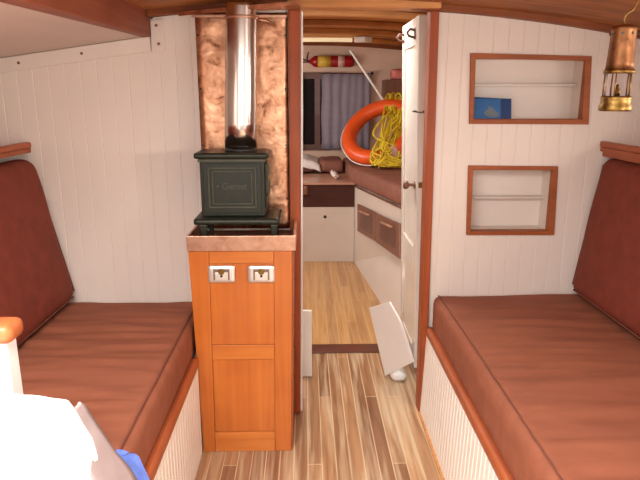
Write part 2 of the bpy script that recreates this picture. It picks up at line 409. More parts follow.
def latch(cx, cz):
    bm = rbox((cx-.050, CY-.006, cz-.033), (cx+.050, CY+.002, cz+.033), .0039, .012)
    l = obj('latch', bm, CHROME, t, smooth=True, label='chrome recessed slam latch')
    bm = B(cx-.030, cx+.030, CY-.0066, CY-.006, cz-.022, cz+.020); obj('latch_well', bm, STEELD, l)
    bm = B(cx-.024, cx+.024, CY-.009, CY-.0067, cz-.022, cz+.008); obj('latch_lever', bm, CHROME, l, bev=.001)
    bm = lathe([(.012, 0), (.012, .0018)], (cx, CY-.0105, cz+.011), 16, 'y'); obj('latch_boss', bm, BRASS, l)
    bm = lathe([(.005, 0), (.005, .0012)], (cx, CY-.0103, cz-.006), 12, 'y'); obj('keyhole', bm, BLACK, l)
latch(-.318, .749); latch(-.170, .748)
# copper tray on top
t = base('hearth_tray', (-.24, 2.26, .838), 'copper edged tray with black floor under the stove', 'tray')
x0, x1, y0, y1 = -.440, -.040, CY-.008, D-.002
bm = bmesh.new()
box(bm, x0, x1, y0, y0+.010, .838, .896); box(bm, x0, x0+.010, y0+.010, y1, .838, .896); box(bm, x1-.010, x1, y0+.010, D-.020, .838, .896)
obj('rim', bm, TRAYC, t, bev=.002)
obj('tray_floor', B(x0+.010, x1-.010, y0+.010, D-.02, .8385, .850), DARKW, t)

# ------------------------------------------------------------------ stove
t = base('solid_fuel_stove', (-.262, 2.24, .850), 'small dark green cast iron stove with panelled front', 'stove')
SX0, SX1, SY0, SY1 = -.392, -.155, 2.175, 2.345
obj('body', B(SX0, SX1, SY0, SY1, .955, 1.170), IRON, t, bev=.004)
def plate(x0, x1, y0, y1, z0, z1, r=.008): return rbox((x0, y0, z0), (x1, y1, z1), r, .012)
obj('top_plate', plate(-.411, -.137, SY0-.020, SY1+.012, 1.170, 1.192), IRON, t, smooth=True)
obj('top_moulding', B(SX0-.006, SX1+.006, SY0-.007, SY1+.004, 1.158, 1.169), IRONL, t, bev=.003)
obj('base_plate', plate(-.418, -.100, SY0-.045, SY1+.010, .930, .953), IRON, t, smooth=True)
dr = obj('front_panel', B(SX0+.012, SX1-.012, SY0-.006, SY0+.001, .968, 1.152), IRON, t, bev=.002)
def ringf(x0, x1, z0, z1, w, y0, y1, bm=None):
    bm = bm or bmesh.new()
    box(bm, x0, x1, y0, y1, z0, z0+w); box(bm, x0, x1, y0, y1, z1-w, z1); box(bm, x0, x0+w, y0, y1, z0+w, z1-w); box(bm, x1-w, x1, y0, y1, z0+w, z1-w); return bm
obj('moulding', ringf(SX0+.030, SX1-.030, .988, 1.140, .006, SY0-.013, SY0-.006), IRONL, dr, bev=.002)
obj('moulding', ringf(SX0+.044, SX1-.044, 1.001, 1.127, .005, SY0-.011, SY0-.006), IRONL, dr, bev=.002)
cu = bpy.data.curves.new('lettering', 'FONT'); cu.body = '• Gemst'; cu.size = .034; cu.extrude = .0014; cu.align_x = 'CENTER'; cu.align_y = 'CENTER'
to = bpy.data.objects.new('tmp', cu); COL.objects.link(to)
dg = bpy.context.evaluated_depsgraph_get(); me = bpy.data.meshes.new_from_object(to.evaluated_get(dg)); bpy.data.objects.remove(to)
bm = bmesh.new(); bm.from_mesh(me)
bmesh.ops.transform(bm, matrix=Matrix.Translation((-.277, SY0-.0072, 1.068)) @ Matrix.Rotation(PI/2, 4, 'X'), verts=bm.verts)
obj('raised_lettering', bm, IRONL, dr)
for x in (-.385, -.122):
    for y in (SY0-.02, SY1-.03):
        bm = hexb([(x-.007,y-.010,.851),(x+.007,y-.010,.851),(x+.007,y+.006,.851),(x-.007,y+.006,.851),(x-.014,y-.014,.930),(x+.014,y-.014,.930),(x+.014,y+.012,.930),(x-.014,y+.012,.930)])
        if x < -.2:
            for v in bm.verts:
                if v.co.z < .9: v.co.x += .006
        obj('leg', bm, IRON, t, bev=.004)
hn = obj('side_latch', T([(SX1+.002,2.20,1.15),(SX1+.014,2.195,1.145),(SX1+.017,2.195,1.12),(SX1+.010,2.195,1.10),(SX1+.016,2.195,1.08),(SX1+.014,2.195,1.04),(SX1+.004,2.20,1.03)], .005, 8), IRONL, t, smooth=True)
obj('side_rib', B(SX1, SX1+.006, SY0+.02, SY1-.02, .98, 1.15), IRON, t, bev=.002)
# flue
t = base('flue_pipe', (-.252, 2.27, 1.192), 'shiny stainless steel flue pipe rising from the stove', 'flue')
def lean(bm):
    for v in bm.verts: v.co.x += .005+.018*(v.co.z-1.192)/.5
    return bm
obj('pipe', lean(lathe([(.0605, .012), (.0605, .10), (.056, .51), (.056, .525)], (-.254, 2.27, 1.192), 48)), STEEL, t, smooth=True)
obj('collar', lean(lathe([(.063, 0), (.063, .003), (.062, .008), (.0608, .009)], (-.254, 2.27, 1.192), 48)), BLACK, t, smooth=True)
obj('top_collar', lean(lathe([(.057, .470), (.061, .471), (.061, .479), (.057, .480)], (-.254, 2.27, 1.192), 40)), TRAYC, t, smooth=True)
# copper wall sheet (slightly dished sheet) & ceiling plate
bm = bmesh.new(); nx, nz = 14, 40; X0, X1, Z0, Z1 = -.424, -.070, .855, 1.703; fr = []
for j in range(nz+1):
    row = []
    for i in range(nx+1):
        x = X0+(X1-X0)*i/nx; z = Z0+(Z1-Z0)*j/nz; edge = min(i, nx-i, j, nz-j)
        y = D-.006-(.004*fbm(x*14, z*11, 3)+.002 if edge > 0 else 0); row.append(bm.verts.new((x, y, z)))
    fr.append(row)
bk_ = [bm.verts.new(p) for p in ((X0,D-.001,Z0),(X1,D-.001,Z0),(X1,D-.001,Z1),(X0,D-.001,Z1))]
for j in range(nz):
    for i in range(nx): bm.faces.new((fr[j][i], fr[j][i+1], fr[j+1][i+1], fr[j+1][i]))
bm.faces.new(bk_[::-1]); bm.faces.new([fr[0][i] for i in range(nx+1)]+[bk_[1], bk_[0]]); bm.faces.new([fr[nz][i] for i in range(nx,-1,-1)]+[bk_[3], bk_[2]])
bm.faces.new([fr[j][0] for j in range(nz,-1,-1)]+[bk_[0], bk_[3]]); bm.faces.new([fr[j][nx] for j in range(nz+1)]+[bk_[2], bk_[1]])
t = obj('copper_heat_shield', bm, COPPER, smooth=True); tag(t, 'mottled copper sheet on bulkhead behind stove and flue', 'heat shield')
for z in (.98, 1.20, 1.42, 1.62):
    for x in (-.415, -.079): obj('rivet', lathe([(.004, -.002), (.004, 0)], (x, D-.0085, z), 8, 'y'), BLACK, t)
bm = bmesh.new()
c = [(-.470,2.33,1.690),(-.02,2.15,1.706),(-.02,D-.080,1.7065),(-.470,D-.062,1.690)]
hexa(bm, [V(p) for p in c]+[V(p)+V((0,0,.004)) for p in c])
hexa(bm, [(-.470,2.328,1.680),(-.02,2.148,1.697),(-.02,2.1505,1.697),(-.470,2.3305,1.680),(-.470,2.328,1.6898),(-.02,2.148,1.7058),(-.02,2.1505,1.7058),(-.470,2.3305,1.6898)])
t = obj('copper_ceiling_plate', bm, COPPER); tag(t, 'copper plate on the ceiling around the flue', 'ceiling plate')
bm = B(-.43, -.072, D-.050, D-.0465, 1.680, 1.6895)
obj('turned_edge', bm, TRAYC, t)
# small copper pipe fitting by the flue
t = obj('copper_pipe_fitting', T([(-.185,2.31,1.668),(-.15,2.32,1.664),(-.125,2.34,1.655),(-.115,D-.012,1.652)], .006, 8), TRAYC, smooth=True); tag(t, 'thin copper pipe stub between flue and copper sheet', 'pipe')

# ------------------------------------------------------------------ settees
def yzpanel(x, y0, y1, z0, z1, w, s, xb=None):
    """boarded front in the YZ plane, facing s (+1 => +X)"""
    bm = panel(y0, y1, z0, z1, w, 0, gd=.004, gw=.005)
    for v in bm.verts:
        yy, dd, zz = v.co.x, v.co.y, v.co.z
        v.co = V((x - s*dd + (0 if xb is None else (xb-x)*(1-zz/z1)), yy, zz))
    return bm
RIMZ = .414; SE = .45
for s, X, xb, lab in ((-1, -.424, -.424, 'left settee base with white boarded front and wood rim'), (1, .522, .507, 'right settee base with white boarded front and wood rim')):
    t = base('settee_base', (s*.95, 1.4, 0), lab, 'settee base')
    f = -s
    bm = yzpanel(X, SE, (D-.31 if s < 0 else D-.002) , .0, RIMZ-.02, .036, f, xb)
    obj('boarded_front', bm, FRONT, t)
    b0, b1 = sorted((X-f*.006, s*1.415)); 
    obj('carcass', B(b0, b1, SE, D-.004, 0.001, RIMZ-.03) if s < 0 else hexb([(xb+.006,SE,.001),(1.415,SE,.001),(1.415,D-.004,.001),(xb+.006,D-.004,.001),(X+.006,SE,RIMZ-.03),(1.415,SE,RIMZ-.03),(1.415,D-.004,RIMZ-.03),(X+.006,D-.004,RIMZ-.03)]), FRONT, t)
    ye = D-.308 if s < 0 else D-.024
    r0, r1 = sorted((X+f*.006, X-f*.026))
    obj('rim', rbox((r0, SE, RIMZ-.035), (r1, ye, RIMZ+.004), .007, .02), RAIL, t, smooth=True)
    if s > 0: obj('skirting', B(xb-.010, xb+.004, SE, D-.03, 0, .010), BEAM, t, bev=.003)

def seatfn(s, xf, y0, y1, zt, seed):
    def fn(p):
        p = V(p)
        if p.z > zt-.035:
            k = min(1, max(0, (s*p.x-abs(xf))/.08)); e = min(1, (y1-p.y)/.12)*min(1, (p.y-y0)/.12)
            h = .006*fbm(p.x*2.2+seed, p.y*13, seed)+.005*fbm(p.x*3+p.y*2, p.y*30, seed+4)+.003*fbm(p.x*5-p.y*3, p.y*55, seed+9)
            ey = max(0, 1-(abs(p.y-(y0+y1)/2)/((y1-y0)/2))**6); ex = max(0, 1-(abs(abs(p.x)-.8)/.42)**4)
            p.z += h*max(.25, k)*1.4 + .010*ey*ex
        return p
    return fn
def cushion(name, lab, s, x0, x1, y0, y1, z0, z1, seed, pipex):
    t = base(name, ((x0+x1)/2, (y0+y1)/2, z0), lab, 'cushion')
    xf = x0 if s > 0 else x1
    obj('cover', rbox((x0, y0, z0), (x1, y1, z1), .035, .016, seatfn(s, xf, y0, y1, z1, seed)), CUSH, t, smooth=True)
    sf = seatfn(s, xf, y0, y1, z1, seed)
    pts = [sf((pipex, y0+.03+(y1-y0-.06)*i/120, z1))+V((0, 0, .0012)) for i in range(121)]
    obj('piping', T(pts, .0028, 6), PIPING, t, smooth=True)
    return t
cushion('seat_cushion', 'long brown seat cushion on the left settee', -1, -1.16, -.443, 1.12, D-.008, RIMZ-.028, .543, 3.1, -.463)
cushion('seat_cushion', 'long brown seat cushion on the right settee', 1, .541, 1.27, .5, D-.008, RIMZ-.028, .560, 8.7, .562)

def backcush(lab, s, xb, xt, y0, y1, z0, z1, th, seed):
    t = base('back_cushion', (s*(abs(xb)+.06), (y0+y1)/2, z0), lab, 'cushion')
    def fn(p):
        k = (p.z-z0)/(z1-z0); x = p.x
        bul = .018*max(0, 1-(2*k-1)**4)*max(0, 1-(abs(p.y-(y0+y1)/2)/((y1-y0)/2))**8) if p.x < .06 else 0
        if p.x < .05: x += .006*fbm(p.y*3, p.z*4, seed)
        # rounded shoulder at the far upper corner
        z = p.z
        return V((s*(abs(xb)+(abs(xt)-abs(xb))*k + x - bul), p.y + .0*k, z))
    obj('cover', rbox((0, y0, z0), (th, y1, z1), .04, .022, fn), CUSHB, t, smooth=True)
    pts = []
    for i in range(61):
        a = i/60; y = y0+.03+(y1-y0-.06)*a; x = .012
        pts.append((s*(abs(xb)+x-.006), y, z0+.012))
    obj('piping', T(pts, .0035, 6), PIPING, t, smooth=True)
    pts = [(s*(abs(xb)+(abs(xt)-abs(xb))*k/20+.010), y1-.0095, z0+.03+(z1-z0-.06)*k/20) for k in range(21)]
    obj('piping', T(pts, .0035, 6), PIPING, t, smooth=True)
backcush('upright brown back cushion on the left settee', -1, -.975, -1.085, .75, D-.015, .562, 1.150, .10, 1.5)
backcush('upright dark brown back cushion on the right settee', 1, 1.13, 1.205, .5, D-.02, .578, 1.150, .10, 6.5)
for s, x0, x1, lab in ((-1, -1.42, -1.105, 'wooden ledge with lip above the left back cushion'), (1, 1.205, 1.42, 'wooden ledge with lip above the right back cushion')):
    t = base('back_ledge', ((x0+x1)/2, 1.5, 1.165), lab, 'ledge')
    xe = x1 if s < 0 else x0
    obj('board', B(x0 if s < 0 else x0, x1, .5, D-.003, 1.172, 1.190), RAIL, t, bev=.003)
    a, b = sorted((xe-s*.004, xe+s*.026))
    obj('lip', B(a, b, .5, D-.003, 1.1905, 1.213), RAIL, t, bev=.005)
    a, b = sorted((xe+s*.012, xe+s*.035))
    obj('batten', B(a, b, .5, D-.003, 1.152, 1.1715), RAIL, t, bev=.002) if s > 0 else None

# ------------------------------------------------------------------ foreground left: post, white cloth, blue cloth
t = base('half_partition', (-.70, 1.06, RIMZ), 'white end panel with rounded wooden cap at left edge', 'panel')
obj('panel_board', B(-.86, -.562, 1.035, 1.075, RIMZ-.028, .948), WHITE, t, bev=.003)
obj('cap', rbox((-.872, 1.02, .949), (-.545, 1.085, .987), .015, .012), RAILX, t, smooth=True)

def heap():
    bm = bmesh.new(); nx, ny = 64, 44; g = []
    x0, x1, y0, y1 = -.95, -.31, .52, .985
    for j in range(ny+1):
        row = []
        for i in range(nx+1):
            u = i/nx; v = j/ny; x = x0+(x1-x0)*u; y = y0+(y1-y0)*v
            prof = [(-.95,.70),(-.80,.82),(-.60,.893),(-.49,.890),(-.428,.882),(-.392,.805),(-.36,.735),(-.328,.665),(-.31,.60)]
            for (a, za), (b, zb) in zip(prof, prof[1:]):
                if a <= x <= b+1e-9: z = za+(zb-za)*(x-a)/(b-a)
            ed = min(1, (y1-y)/.03); z = .40+(z-.40)*(1-(1-ed)**2.2*.25)
            f = .012*fbm(x*7+y*3, y*4-x*2, 2)+.006*fbm(x*20, y*13+x*10, 5)
            z += f - .006
            row.append(bm.verts.new((x+.01*fbm(y*9, z*9, 1), y, z)))
        g.append(row)
    for j in range(ny):
        for i in range(nx): bm.faces.new((g[j][i], g[j][i+1], g[j+1][i+1], g[j+1][i]))
    # skirt hanging down to the settee
    loop = [g[0][i] for i in range(nx+1)]+[g[j][nx] for j in range(1, ny+1)]+[g[ny][i] for i in range(nx-1, -1, -1)]+[g[j][0] for j in range(ny-1, 0, -1)]
    low = []
    for k, v in enumerate(loop):
        low.append(bm.verts.new((v.co.x+.008*math.sin(k*.7), min(v.co.y, 1.02), (RIMZ+.006 if v.co.x < -.45 else .44))))
    L = len(loop)
    for k in range(L): bm.faces.new((loop[k], loop[(k+1)%L], low[(k+1)%L], low[k]))
    bm.faces.new(low[::-1]); return bm
t = obj('white_cloth_heap', heap(), CLOTH, smooth=True)
CLOTHSH = plain('shade_tint_cloth', (.27, .20, .19), .8, .06, 20, .2)  # darker pinkish tint stands for the shaded right side of the white cloth
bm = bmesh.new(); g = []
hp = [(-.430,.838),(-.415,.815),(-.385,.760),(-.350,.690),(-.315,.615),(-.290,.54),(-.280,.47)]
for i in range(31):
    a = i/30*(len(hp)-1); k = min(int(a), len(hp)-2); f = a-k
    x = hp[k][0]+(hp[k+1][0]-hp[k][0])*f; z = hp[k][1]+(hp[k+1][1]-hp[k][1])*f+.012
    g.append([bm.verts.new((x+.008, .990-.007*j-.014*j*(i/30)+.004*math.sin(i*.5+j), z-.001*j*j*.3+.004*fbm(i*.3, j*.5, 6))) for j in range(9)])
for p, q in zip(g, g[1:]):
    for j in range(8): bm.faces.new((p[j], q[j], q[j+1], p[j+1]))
fe = obj('shaded_edge', bm, CLOTHSH, t, smooth=True, label='cloth edge with shade put into its pinkish colour'); so_ = fe.modifiers.new('solid', 'SOLIDIFY'); so_.thickness = .006; tag(t, 'bright white cloth heaped at the near end of left settee', 'cloth')
# crumpled blue cloth on the cushion edge
bm = bmesh.new(); g = []
for j in range(15):
    row = []
    for i in range(15):
        u = i/14; v = j/14; x = -.485+.095*u+.01*math.sin(v*7); y = 1.13+.15*v*(1-.25*abs(u-.4))
        z = .556+.028*abs(fbm(u*2.6, v*2.2, 3))-.02*u*v - max(0, u-.7)**1.3*.30
        row.append(bm.verts.new((x, y, z)))
    g.append(row)
for j in range(14):
    for i in range(14): bm.faces.new((g[j][i], g[j][i+1], g[j+1][i+1], g[j+1][i]))
t = obj('blue_cloth', bm, BLUE, smooth=False); so = t.modifiers.new('solid', 'SOLIDIFY'); so.thickness = .004; so.offset = 1
tag(t, 'crumpled blue cloth on left seat cushion beside white cloth', 'cloth')

# ------------------------------------------------------------------ hanging lamp on the right
LX, LY = .801, 1.55
t = base('miners_lamp', (LX, LY, 1.357), 'copper and brass miner lamp hanging near right ceiling', 'lamp')
lx = lambda z: LX
obj('fuel_base', lathe([(.041,0),(.042,.004),(.042,.012),(.0385,.018),(.0385,.030),(.040,.034),(.036,.038)], (LX, LY, 1.357), 40), BRASS, t, smooth=True)
obj('glass', lathe([(.031,.038),(.031,.093),(.0285,.093),(.0285,.038)], (LX, LY, 1.357), 40), GLASS, t, smooth=True)
for k in range(5):
    a = 2*PI*k/5+.3; obj('pillar', T([(LX+.0345*math.cos(a), LY+.0345*math.sin(a), 1.357+z) for z in (.037, .096)], .0022, 8), BRASS, t, smooth=True)
obj('burner', lathe([(.008,.038),(.008,.055),(.004,.058),(.004,.066)], (LX, LY, 1.357), 16), BRASS, t, smooth=True)
obj('collar', lathe([(.034,.093),(.0395,.094),(.0395,.101),(.036,.104)], (LX, LY, 1.357), 40), BRASS, t, smooth=True)
bon = obj('bonnet', lathe([(.036,.104),(.0345,.12),(.031,.195),(.0325,.199),(.0325,.204),(.028,.209),(.010,.212),(0,.212)], (LX, LY, 1.357), 40), LAMPC, t, smooth=True)
for k in range(8):
    a = 2*PI*k/8+.25; obj('vent_hole', lathe([(.0035,-.001),(.0035,.001)], (LX+.0318*math.cos(a), LY+.0318*math.sin(a), 1.357+.190), 8, 'y'), BLACK, bon)
t.scale = (.94, .94, 1)
pts = [(LX-.02,LY,1.566),(LX-.018,LY,1.580),(LX+.0,LY,1.597),(LX+.014,LY,1.607),(LX+.020,LY,1.622),(LX+.010,LY,1.640),(LX+.0,LY,1.628)]
obj('hook', T([(LX,LY,1.569),(LX-.004,LY,1.583),(LX+.002,LY,1.595),(LX+.018,LY,1.604),(LX+.028,LY,1.622),(LX+.028,LY,1.65),(LX+.028,LY,ceilz(LX+.03)+.023)], .0022, 8), BRASS, t, smooth=True)

# ------------------------------------------------------------------ white cabin door, folded back into the far cabin
def dx(z): return .5465-.0262*z+.0          # outer corner at the free edge leans a little
t = base('door_1', (.50, 2.75, .15)); t['kind'] = 'structure'
Y0, Y1 = 2.535, 2.955; TH = .041
def dq(y0, y1, z0, z1, a, b):   # a,b offsets from the door face (towards the passage negative)
    f = lambda z: dx(z)-TH
    return hexb([(f(z0)+a,y0,z0),(f(z0)+b,y0,z0),(f(z0)+b,y1,z0),(f(z0)+a,y1,z0),(f(z1)+a,y0,z1),(f(z1)+b,y0,z1),(f(z1)+b,y1,z1),(f(z1)+a,y1,z1)])
obj('door_leaf', dq(Y0, Y1, .15, 1.712, .007, TH), DOORP, t, bev=.002)
obj('stile', dq(Y0, Y0+.075, .15, 1.712, 0, .0068), DOORP, t, bev=.002); obj('stile', dq(Y1-.06, Y1, .15, 1.712, 0, .0068), DOORP, t, bev=.002)
obj('top_rail', dq(Y0+.076, Y1-.061, 1.60, 1.712, .0, .0068), DOORP, t, bev=.002)
obj('middle_rail', dq(Y0+.076, Y1-.061, .60, .72, .0, .0068), DOORP, t, bev=.002); obj('bottom_rail', dq(Y0+.076, Y1-.061, .15, .24, .0, .0068), DOORP, t, bev=.002)
kx = dx(1.01)-TH
k = obj('door_knob', lathe([(.018,0),(.018,-.004),(.008,-.006),(.007,-.026),(.016,-.030),(.020,-.040),(.017,-.050),(.006,-.053)], (kx, Y0+.045, 1.010), 24, 'x'), DRAWW, t, smooth=True)
for z in (1.326, 1.016): obj('latch_plate', B(dx(z)-TH+.008, dx(z)-.008, Y0-.004, Y0-.0003, z-.012, z+.012) if z < 1.2 else lathe([(.006,-.012),(.006,-.0005)], (dx(z)-.017, Y0, z), 12, 'y'), BRASS, t)
obj('cabin_hook', T([(dx(1.326)-TH-.002, Y0+.03, 1.33),(dx(1.326)-TH-.02, Y0+.01, 1.328),(dx(1.326)-.025, Y0-.012, 1.324)], .0028, 8), BLACK, t)
for y, z in ((2.62, 1.650), (2.90, 1.655)):
    f = dx(z)-TH
    h = obj('coat_hook', T([(f-.002,y,z+.012),(f-.022,y,z+.016),(f-.034,y,z+.002),(f-.026,y,z-.012),(f-.002,y,z-.018)], .0052, 8), DARKW, t, smooth=True)
    obj('hook_plate', B(f-.003, f, y-.010, y+.010, z-.026, z+.022), DARKW, h)
# loose boards in the passage
def plate_poly(pts, nrm, th):
    bm = bmesh.new(); a = [bm.verts.new(V(p)) for p in pts]; b = [bm.verts.new(V(p)+V(nrm)*th) for p in pts]
    bm.faces.new(a); bm.faces.new(b[::-1]); n = len(pts)
    for i in range(n): bm.faces.new((a[i], a[(i+1)%n], b[(i+1)%n], b[i]))
    return bm
BP = [(0.3958, 2.7526, 0.0005), (0.3118, 2.8005, 0.352), (0.3858, 2.6221, 0.448), (0.4306, 2.5592, 0.3721), (0.4882, 2.5046, 0.1959)]
n0 = V(BP[0]); n1 = V(BP[1]); n2 = V(BP[4]); nn = (n1-n0).cross(n2-n0).normalized()
if nn.y < 0: nn = -nn
t = obj('white_board', plate_poly(BP, nn, .010), WHITEB, bev=.001); tag(t, 'white board with pointed top leaning by the open door', 'board')
bm = rbox((.432, 2.68, .0), (.512, 2.86, .058), .03, .015, lambda p: V((p.x-.10*(p.y-2.56), p.y, max(.002, p.z*(1-.5*((p.x-.45)/.05)**2*.3)))))
t = obj('rolled_bundle', bm, PAPER, smooth=True); tag(t, 'pale rolled bundle on floor behind the leaning white board', 'bundle')
t = obj('white_plank', B(-.062, .022, 2.752, 2.770, .002, .358), WHITEB, bev=.002); tag(t, 'narrow white board standing upright left of doorway', 'board')

# ------------------------------------------------------------------ far cabin shell
YB = 6.0; ZC = 1.872
def hullx(y): return 1.36 - (y-D)*.10
struct('wall_back', B(-1.35, 1.30, YB, YB+.03, 0, ZC+.03), BACKW)
bm = hexb([(hullx(D+.03),D+.03,0),(hullx(D+.03)+.03,D+.03,0),(hullx(YB)+.03,YB,0),(hullx(YB),YB,0)]+[(x,y,ZC+.02) for x,y in ((hullx(D+.03),D+.03),(hullx(D+.03)+.03,D+.03),(hullx(YB)+.03,YB),(hullx(YB),YB))])
struct('wall_far_right', bm, BACKW)
bm = hexb([(-x,y,0) for x,y in ((hullx(D+.03)+.03,D+.03),(hullx(D+.03),D+.03),(hullx(YB),YB),(hullx(YB)+.03,YB))]+[(-x,y,ZC+.02) for x,y in ((hullx(D+.03)+.03,D+.03),(hullx(D+.03),D+.03),(hullx(YB),YB),(hullx(YB)+.03,YB))])
struct('wall_far_left', bm, BACKW)
def c2(x): return ZC + .028 - .055*(x-.05)**2
# far cabin ceiling, boarded over without an opening
bm = bmesh.new(); hx0, hx1, hy0, hy1 = -.35, .40, 2.75, 3.35
y = D+.03
for a, b in ((D+.03, hy0), (hy0, hy1), (hy1, YB+.03)):
    n = max(1, round((b-a)/.11))
    for i in range(n):
        ya, yb = a+(b-a)*i/n, a+(b-a)*(i+1)/n
        if False:
            arcslab(-1.38, hx0, ya+.001, yb-.001, lambda x: c2(x)+.001, .02, 8, bm); arcslab(hx1, 1.40, ya+.001, yb-.001, lambda x: c2(x)+.001, .02, 8, bm)
        else: arcslab(-1.38, 1.40, ya+.0015, yb-.0015, c2, .02, 20, bm)
arcslab(-1.40, 1.42, D+.03, YB+.03, lambda x: c2(x)+.012, .03, 20, bm)
struct('ceiling_far_cabin', bm, CEIL)
bm = B(-.36, .42, 2.78, 3.32, 1.872, 1.884); box(bm, -.40, .46, 2.74, 3.36, 1.884, 1.897); struct('ceiling_added_panel', bm, WHITE)  # added white panel over the fill lamp, out of view; ceiling above is closed
for i, y in enumerate((3.78, 4.30, 4.85, 5.55)):
    b = struct('trim_beam', arcslab(-1.3, 1.25, y, y+.055, lambda x: c2(x)-.030-.01, .038, 24), BEAM if i in (0,) else CEIL, bev=.004)
struct('trim_wall_top', arcslab(-1.0, .99, YB-.03, YB-.001, lambda x: c2(x)-.045, .044, 20), CORN)
# step in the ceiling panel above the door head is plain shadow; wall over the doorway closes the far cabin
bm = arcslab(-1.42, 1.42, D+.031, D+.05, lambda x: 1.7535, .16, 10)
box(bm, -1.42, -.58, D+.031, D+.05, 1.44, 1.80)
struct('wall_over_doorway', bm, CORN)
# long pale strip with weak emission
t = base('pale_strip', (.2, 5.2, c2(.2)-.04), 'long pale strip across the far cabin ceiling', 'light')
LZ = 1.806; LYs = 5.02
def lw(x): return 1.838-.03*(x-.1)**2
obj('strip_face', arcslab(-.42, .375, 4.98, 5.03, lambda x: lw(x)-.028, .030, 16), STRIP, t, bev=.003)
obj('ceiling_batten', arcslab(-.42, .50, 4.99, 5.05, lambda x: lw(x)+.004, .045, 12), BEAM, t, bev=.003)
obj('end_cap', hexb([(.385,4.90,1.800),(.47,4.90,1.804),(.54,5.03,1.808),(.40,5.03,1.802),(.385,4.90,1.838),(.47,4.90,1.842),(.54,5.03,1.846),(.40,5.03,1.842)]), WHITE, t, bev=.004)

# window and curtains on the far wall
t = base('window_1', (.06, YB, .88)); t['kind'] = 'structure'
obj('window_pane', B(-.10, .20, YB-.012, YB-.002, .872, 1.545), GLASSD, t)
obj('window_frame', ringf(-.13, .24, .85, 1.605, .058, YB-.022, YB-.001), DARKW, t, bev=.002)
obj('window_mullion', B(.085, .14, YB-.02, YB-.0125, .878, 1.547), DARKW, t)
def curtain(x0, x1, z0, z1, lab, folds):
    bm = bmesh.new(); n = 60; a = []
    for i in range(n+1):
        u = i/n; x = x0+(x1-x0)*u
        a.append([bm.verts.new((x+.004*math.sin(j*1.3+u*9), YB-.05+.0045*math.sin(u*folds*2*PI+.4*math.sin(j*.5)+2*u*u*3)+.003*math.sin(u*31), z0+(z1-z0)*j/8)) for j in range(9)])
    for p, q in zip(a, a[1:]):
        for j in range(8): bm.faces.new((p[j], q[j], q[j+1], p[j+1]))
    o = obj('curtain', bm, CURT, smooth=True); s = o.modifiers.new('solid', 'SOLIDIFY'); s.thickness = .003
    tag(o, lab, 'curtain'); return o
curtain(.152, .632, .862, 1.592, 'wide grey-lilac curtain right of the dark window', 5)
curtain(-.34, -.028, .862, 1.592, 'sliver of grey-lilac curtain left of the dark window', 4)
t = base('curtain_rail', (.15, YB-.04, 1.60), 'thin curtain rail above the far window', 'rail')
obj('rod', T([(.16, YB-.052, 1.597), (.66, YB-.052, 1.590)], .006, 8), DARKW, t)
for x in (.645,): obj('bracket', B(x-.008, x+.008, YB-.058, YB-.001, 1.583, 1.612), BLACK, t)

# fire extinguisher lying in brackets
EX0, EX1, EZ, EY, ER = .085, .475, 1.705, YB-.062, .054
t = base('fire_extinguisher', (.24, EY, EZ-ER), 'red fire extinguisher with yellow label mounted sideways above window', 'fire extinguisher')
obj('cylinder', lathe([(.014,-.055),(.018,-.045),(.030,-.030),(.048,-.008),(ER,.012),(ER,.345),(.048,.368),(.028,.382),(0,.386)], (EX0, EY, EZ), 36, 'x'), REDP, t, smooth=True)
obj('yellow_label', lathe([(ER+.0008,.03),(ER+.0008,.155)], (EX0, EY, EZ), 36, 'x'), LABY, t, smooth=True, label='yellow label')
obj('pale_label', lathe([(ER+.0008,.225),(ER+.0008,.285)], (EX0, EY, EZ), 36, 'x'), LABW, t, smooth=True, label='pale label')
v = obj('valve', T([(EX0-.050,EY,EZ),(EX0-.075,EY,EZ)], .013, 12), BLACK, t)
obj('lever', T([(EX0-.066,EY,EZ+.010),(EX0-.10,EY-.01,EZ+.014),(EX0-.150,EY-.02,EZ+.045)], .006, 8), BLACK, t)
obj('lever', T([(EX0-.066,EY,EZ-.006),(EX0-.11,EY-.01,EZ-.006),(EX0-.155,EY-.02,EZ+.008)], .006, 8), BLACK, t)
obj('nozzle', T([(EX0-.070,EY,EZ),(EX0-.072,EY-.02,EZ+.03),(EX0-.060,EY-.02,EZ+.085)], .006, 8), BLACK, t)
for x in (.20, .40): obj('bracket', B(x-.008, x+.008, EY+.045, YB-.001, EZ-.045, EZ+.045), BLACK, t)

# white rod leaning across
t = obj('white_rod', T([(.388, 5.4, 1.772), (.66, 5.40, 1.389), (.98, 5.42, .94)], .011, 8), WHITEB, smooth=True)
tag(t, 'thin white rod slanting up behind the orange lifebuoy', 'rod')

# berths of the far cabin
def fx0(y): return .405+(4.87-y)*.098
def fx1(y): return .402+(4.87-y)*.240
def berthpt(y, k): # k 0 floor .. 1 top (z .66)
    return fx0(y)+(fx1(y)-fx0(y))*k
ZB = .66; ya, yb = 3.02, 4.87
t = base('right_berth', (.85, 4.3, 0), 'white flared berth base with brown drawers in far cabin', 'berth')
def bq(y0, y1, k0, k1, off0, off1):
    c = []
    for k in (k0, k1):
        for (y, o) in ((y0, off0), (y1, off0), (y1, off1), (y0, off1)): c.append((berthpt(y, k)+o, y, max(.001, k*ZB)))
    return hexb(c)
bm = bmesh.new()
c = []
for k in (0, 1):
    for y in (ya, yb): c.append((berthpt(y, k), y, k*ZB+.001))
hexa(bm, [(fx0(ya),ya,.001),(hullx(ya)-.012,ya,.001),(hullx(yb)-.012,yb,.001),(fx0(yb),yb,.001),(fx1(ya),ya,ZB),(hullx(ya)-.012,ya,ZB),(hullx(yb)-.012,yb,ZB),(fx1(yb),yb,ZB)])
